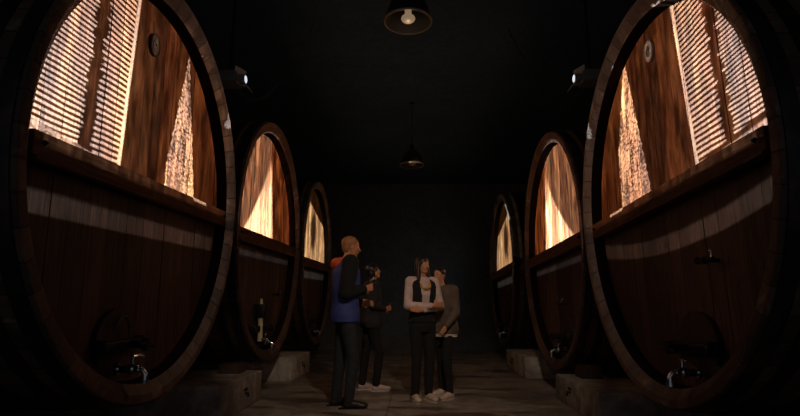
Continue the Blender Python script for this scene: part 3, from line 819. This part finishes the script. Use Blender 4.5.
for z, a, b, dy in ((-.025, .108, .105, -.02), (.015, .105, .100, -.02), (.05, .090, .085, -.015), (.062, .076, .072, -.012), (.045, .068, .064, -.012), (-.02, .07, .066, -.015)):
    L.append(mb.oval(I['neckb'].z + z, a * k, b * k, 0, I['neckb'].y + dy, p=2))
mb.rings(L); mb.build('collar', ORNG, man)['label'] = 'orange collar lining'
mb = MB(); torso_z = I['zs']
mb.sph(V(0, -.125, torso_z + .02), .105, 3, (1.2, .62, .70)).build('hood', ORNG, man)['label'] = 'orange hood lining'

# woman behind him, dark coat, looking up to the right, glass in hand
H = 1.68; k = H / 1.78
arms = [(V(.170 * k, 0, 1.46 * k), V(.205 * k, -.04, 1.17 * k), V(.125, .145, 1.12 * k), V(-.2, .8, .15), V(-.9, 0, .1), 1.05, -1),
        (V(-.170 * k, 0, 1.46 * k), V(-.21 * k, -.03, 1.17 * k), V(-.12, .19, 1.12 * k), V(.6, .8, .0), V(.5, -.4, .5), .5, 1)]
wl, I2 = person('person', (-.60, 7.30, 0), math.radians(-68), H, 'dark-haired woman in a charcoal coat behind the man in blue, looking up', dict(
    fem=True, arms=arms, legs=stand(k, H, st=.09, dy=.07), hyaw=0, hpitch=.28, hairstyle='bob', hairmat=HAIRK,
    top=dict(name='coat', mat=DKC, g=.022, long=True, flare=.02), trousers=BLK, shoes=SHOEP, sole=CREAM))

# woman with folded arms, facing the camera
H = 1.70; k = H / 1.78
arms = [(V(.168 * k, 0, 1.455 * k), V(.225 * k, .06, 1.15 * k), V(-.045, .215, 1.150 * k), V(-1, -.12, .12), V(0, -1, .1), .25, 1),
        (V(-.168 * k, 0, 1.455 * k), V(-.225 * k, .06, 1.14 * k), V(.06, .165, 1.095 * k), V(1, .0, .10), V(0, -1, 0.1), .25, -1)]
wc, I3 = person('person', (.08, 6.50, 0), math.radians(180 + 22), H, 'long-haired woman with folded arms in a pale top and black vest', dict(
    fem=True, arms=arms, legs=stand(k, H, st=.085), hyaw=.30, hpitch=.05, hairstyle='long', hairmat=HAIRB,
    top=dict(name='sweater', mat=PINK, g=.012, label='pale pink long-sleeved sweater'), vest=BLK, trousers=BLK, shoes=SHOEW, sole=CREAM))
nb = I3['neckb']; pts = []
for i in range(25):
    t = PI * i / 24
    pts.append((nb.x + .075 * math.cos(t), nb.y + .035 + .105 * math.sin(t) ** .8, nb.z + .005 - .125 * math.sin(t)))
MB().tube(pts, [.006 + .010 * math.sin(PI * i / 24) for i in range(25)], 8).build('necklace', mat('gold beads', (.75, .45, .10), .35, .6), wc)['label'] = 'gold necklace'

# shorter person in a brown jacket leaning towards her
H = 1.58; k = H / 1.78
arms = [(V(.175 * k, 0, 1.45 * k), V(.23 * k, .02, 1.15 * k), V(.20 * k, .16, .97 * k), V(0, .6, -.8), V(-1, 0, 0), .6, -1),
        (V(-.175 * k, 0, 1.45 * k), V(-.23 * k, .02, 1.15 * k), V(-.20 * k, .15, .97 * k), V(0, .6, -.8), V(1, 0, 0), .6, 1)]
bo, I4 = person('person', (.36, 6.78, 0), math.radians(180 - 48), H, 'shorter dark-haired person in a brown jacket at the right of the folded-arms woman', dict(
    arms=arms, legs=stand(k, H, st=.12, dy=-.06), hyaw=.15, hpitch=-.05, hairstyle='short', hairmat=HAIRK, lean=V(0, .05, 0),
    top=dict(name='jacket', mat=TAN, g=.03, long=True, flare=.01, label='brown jacket'), trousers=BLK, shoes=SHOEW, sole=CREAM))
mb = MB(); z0 = I4['zh'] - .10 * k
mb.rings([mb.oval(z0, .185 * k, .140 * k, 0, -.01), mb.oval(z0 + .035, .186 * k, .141 * k, 0, -.01)]).build('shirt_hem', WHT, bo)['label'] = 'pale shirt hem'

# wine glasses
def wineglass(par_loc, yaw, lp, lb):
    w = Matrix.Rotation(yaw, 3, 'Z') @ lp + Vector(par_loc)
    t = thing('wine_glass', lb, 'wine glass', w, 0, 'wine glasses held by the visitors')
    o = [(.033, 0), (.033, .003), (.006, .007), (.0045, .02), (.0045, .075), (.012, .085), (.030, .105), (.038, .130), (.036, .160), (.031, .190)]
    i = [(.0295, .190), (.0345, .160), (.0365, .130), (.0285, .107), (.010, .089), (.001, .087)]
    MB().lathe(o + i, n=32).build('glass_bowl', GLASS, t)
    MB().lathe([(.001, .0885), (.010, .091), (.0270, .1085), (.0335, .122), (.001, .122)], n=32).build('wine', WINE, t)
wineglass((-.79, 6.08, 0), math.radians(-72), V(.095, .272, 1.20 * 1.062 - .045), 'wine glass in the hand of the man in the blue jacket')
wineglass((-.60, 7.30, 0), math.radians(-68), V(.080, .245, 1.12 * .944 - .04), 'wine glass held by the woman in the charcoal coat')

# ------------------------------------------------------------------ world and view
w = bpy.data.worlds.new('world'); sc.world = w; w.use_nodes = True
w.node_tree.nodes['Background'].inputs[0].default_value = (.80, .95, 1.15, 1); w.node_tree.nodes['Background'].inputs[1].default_value = .07
sc.view_settings.view_transform = 'Standard'; sc.view_settings.look = 'None'; sc.view_settings.exposure = 0; sc.view_settings.gamma = 1
sc.view_settings.use_curve_mapping = False
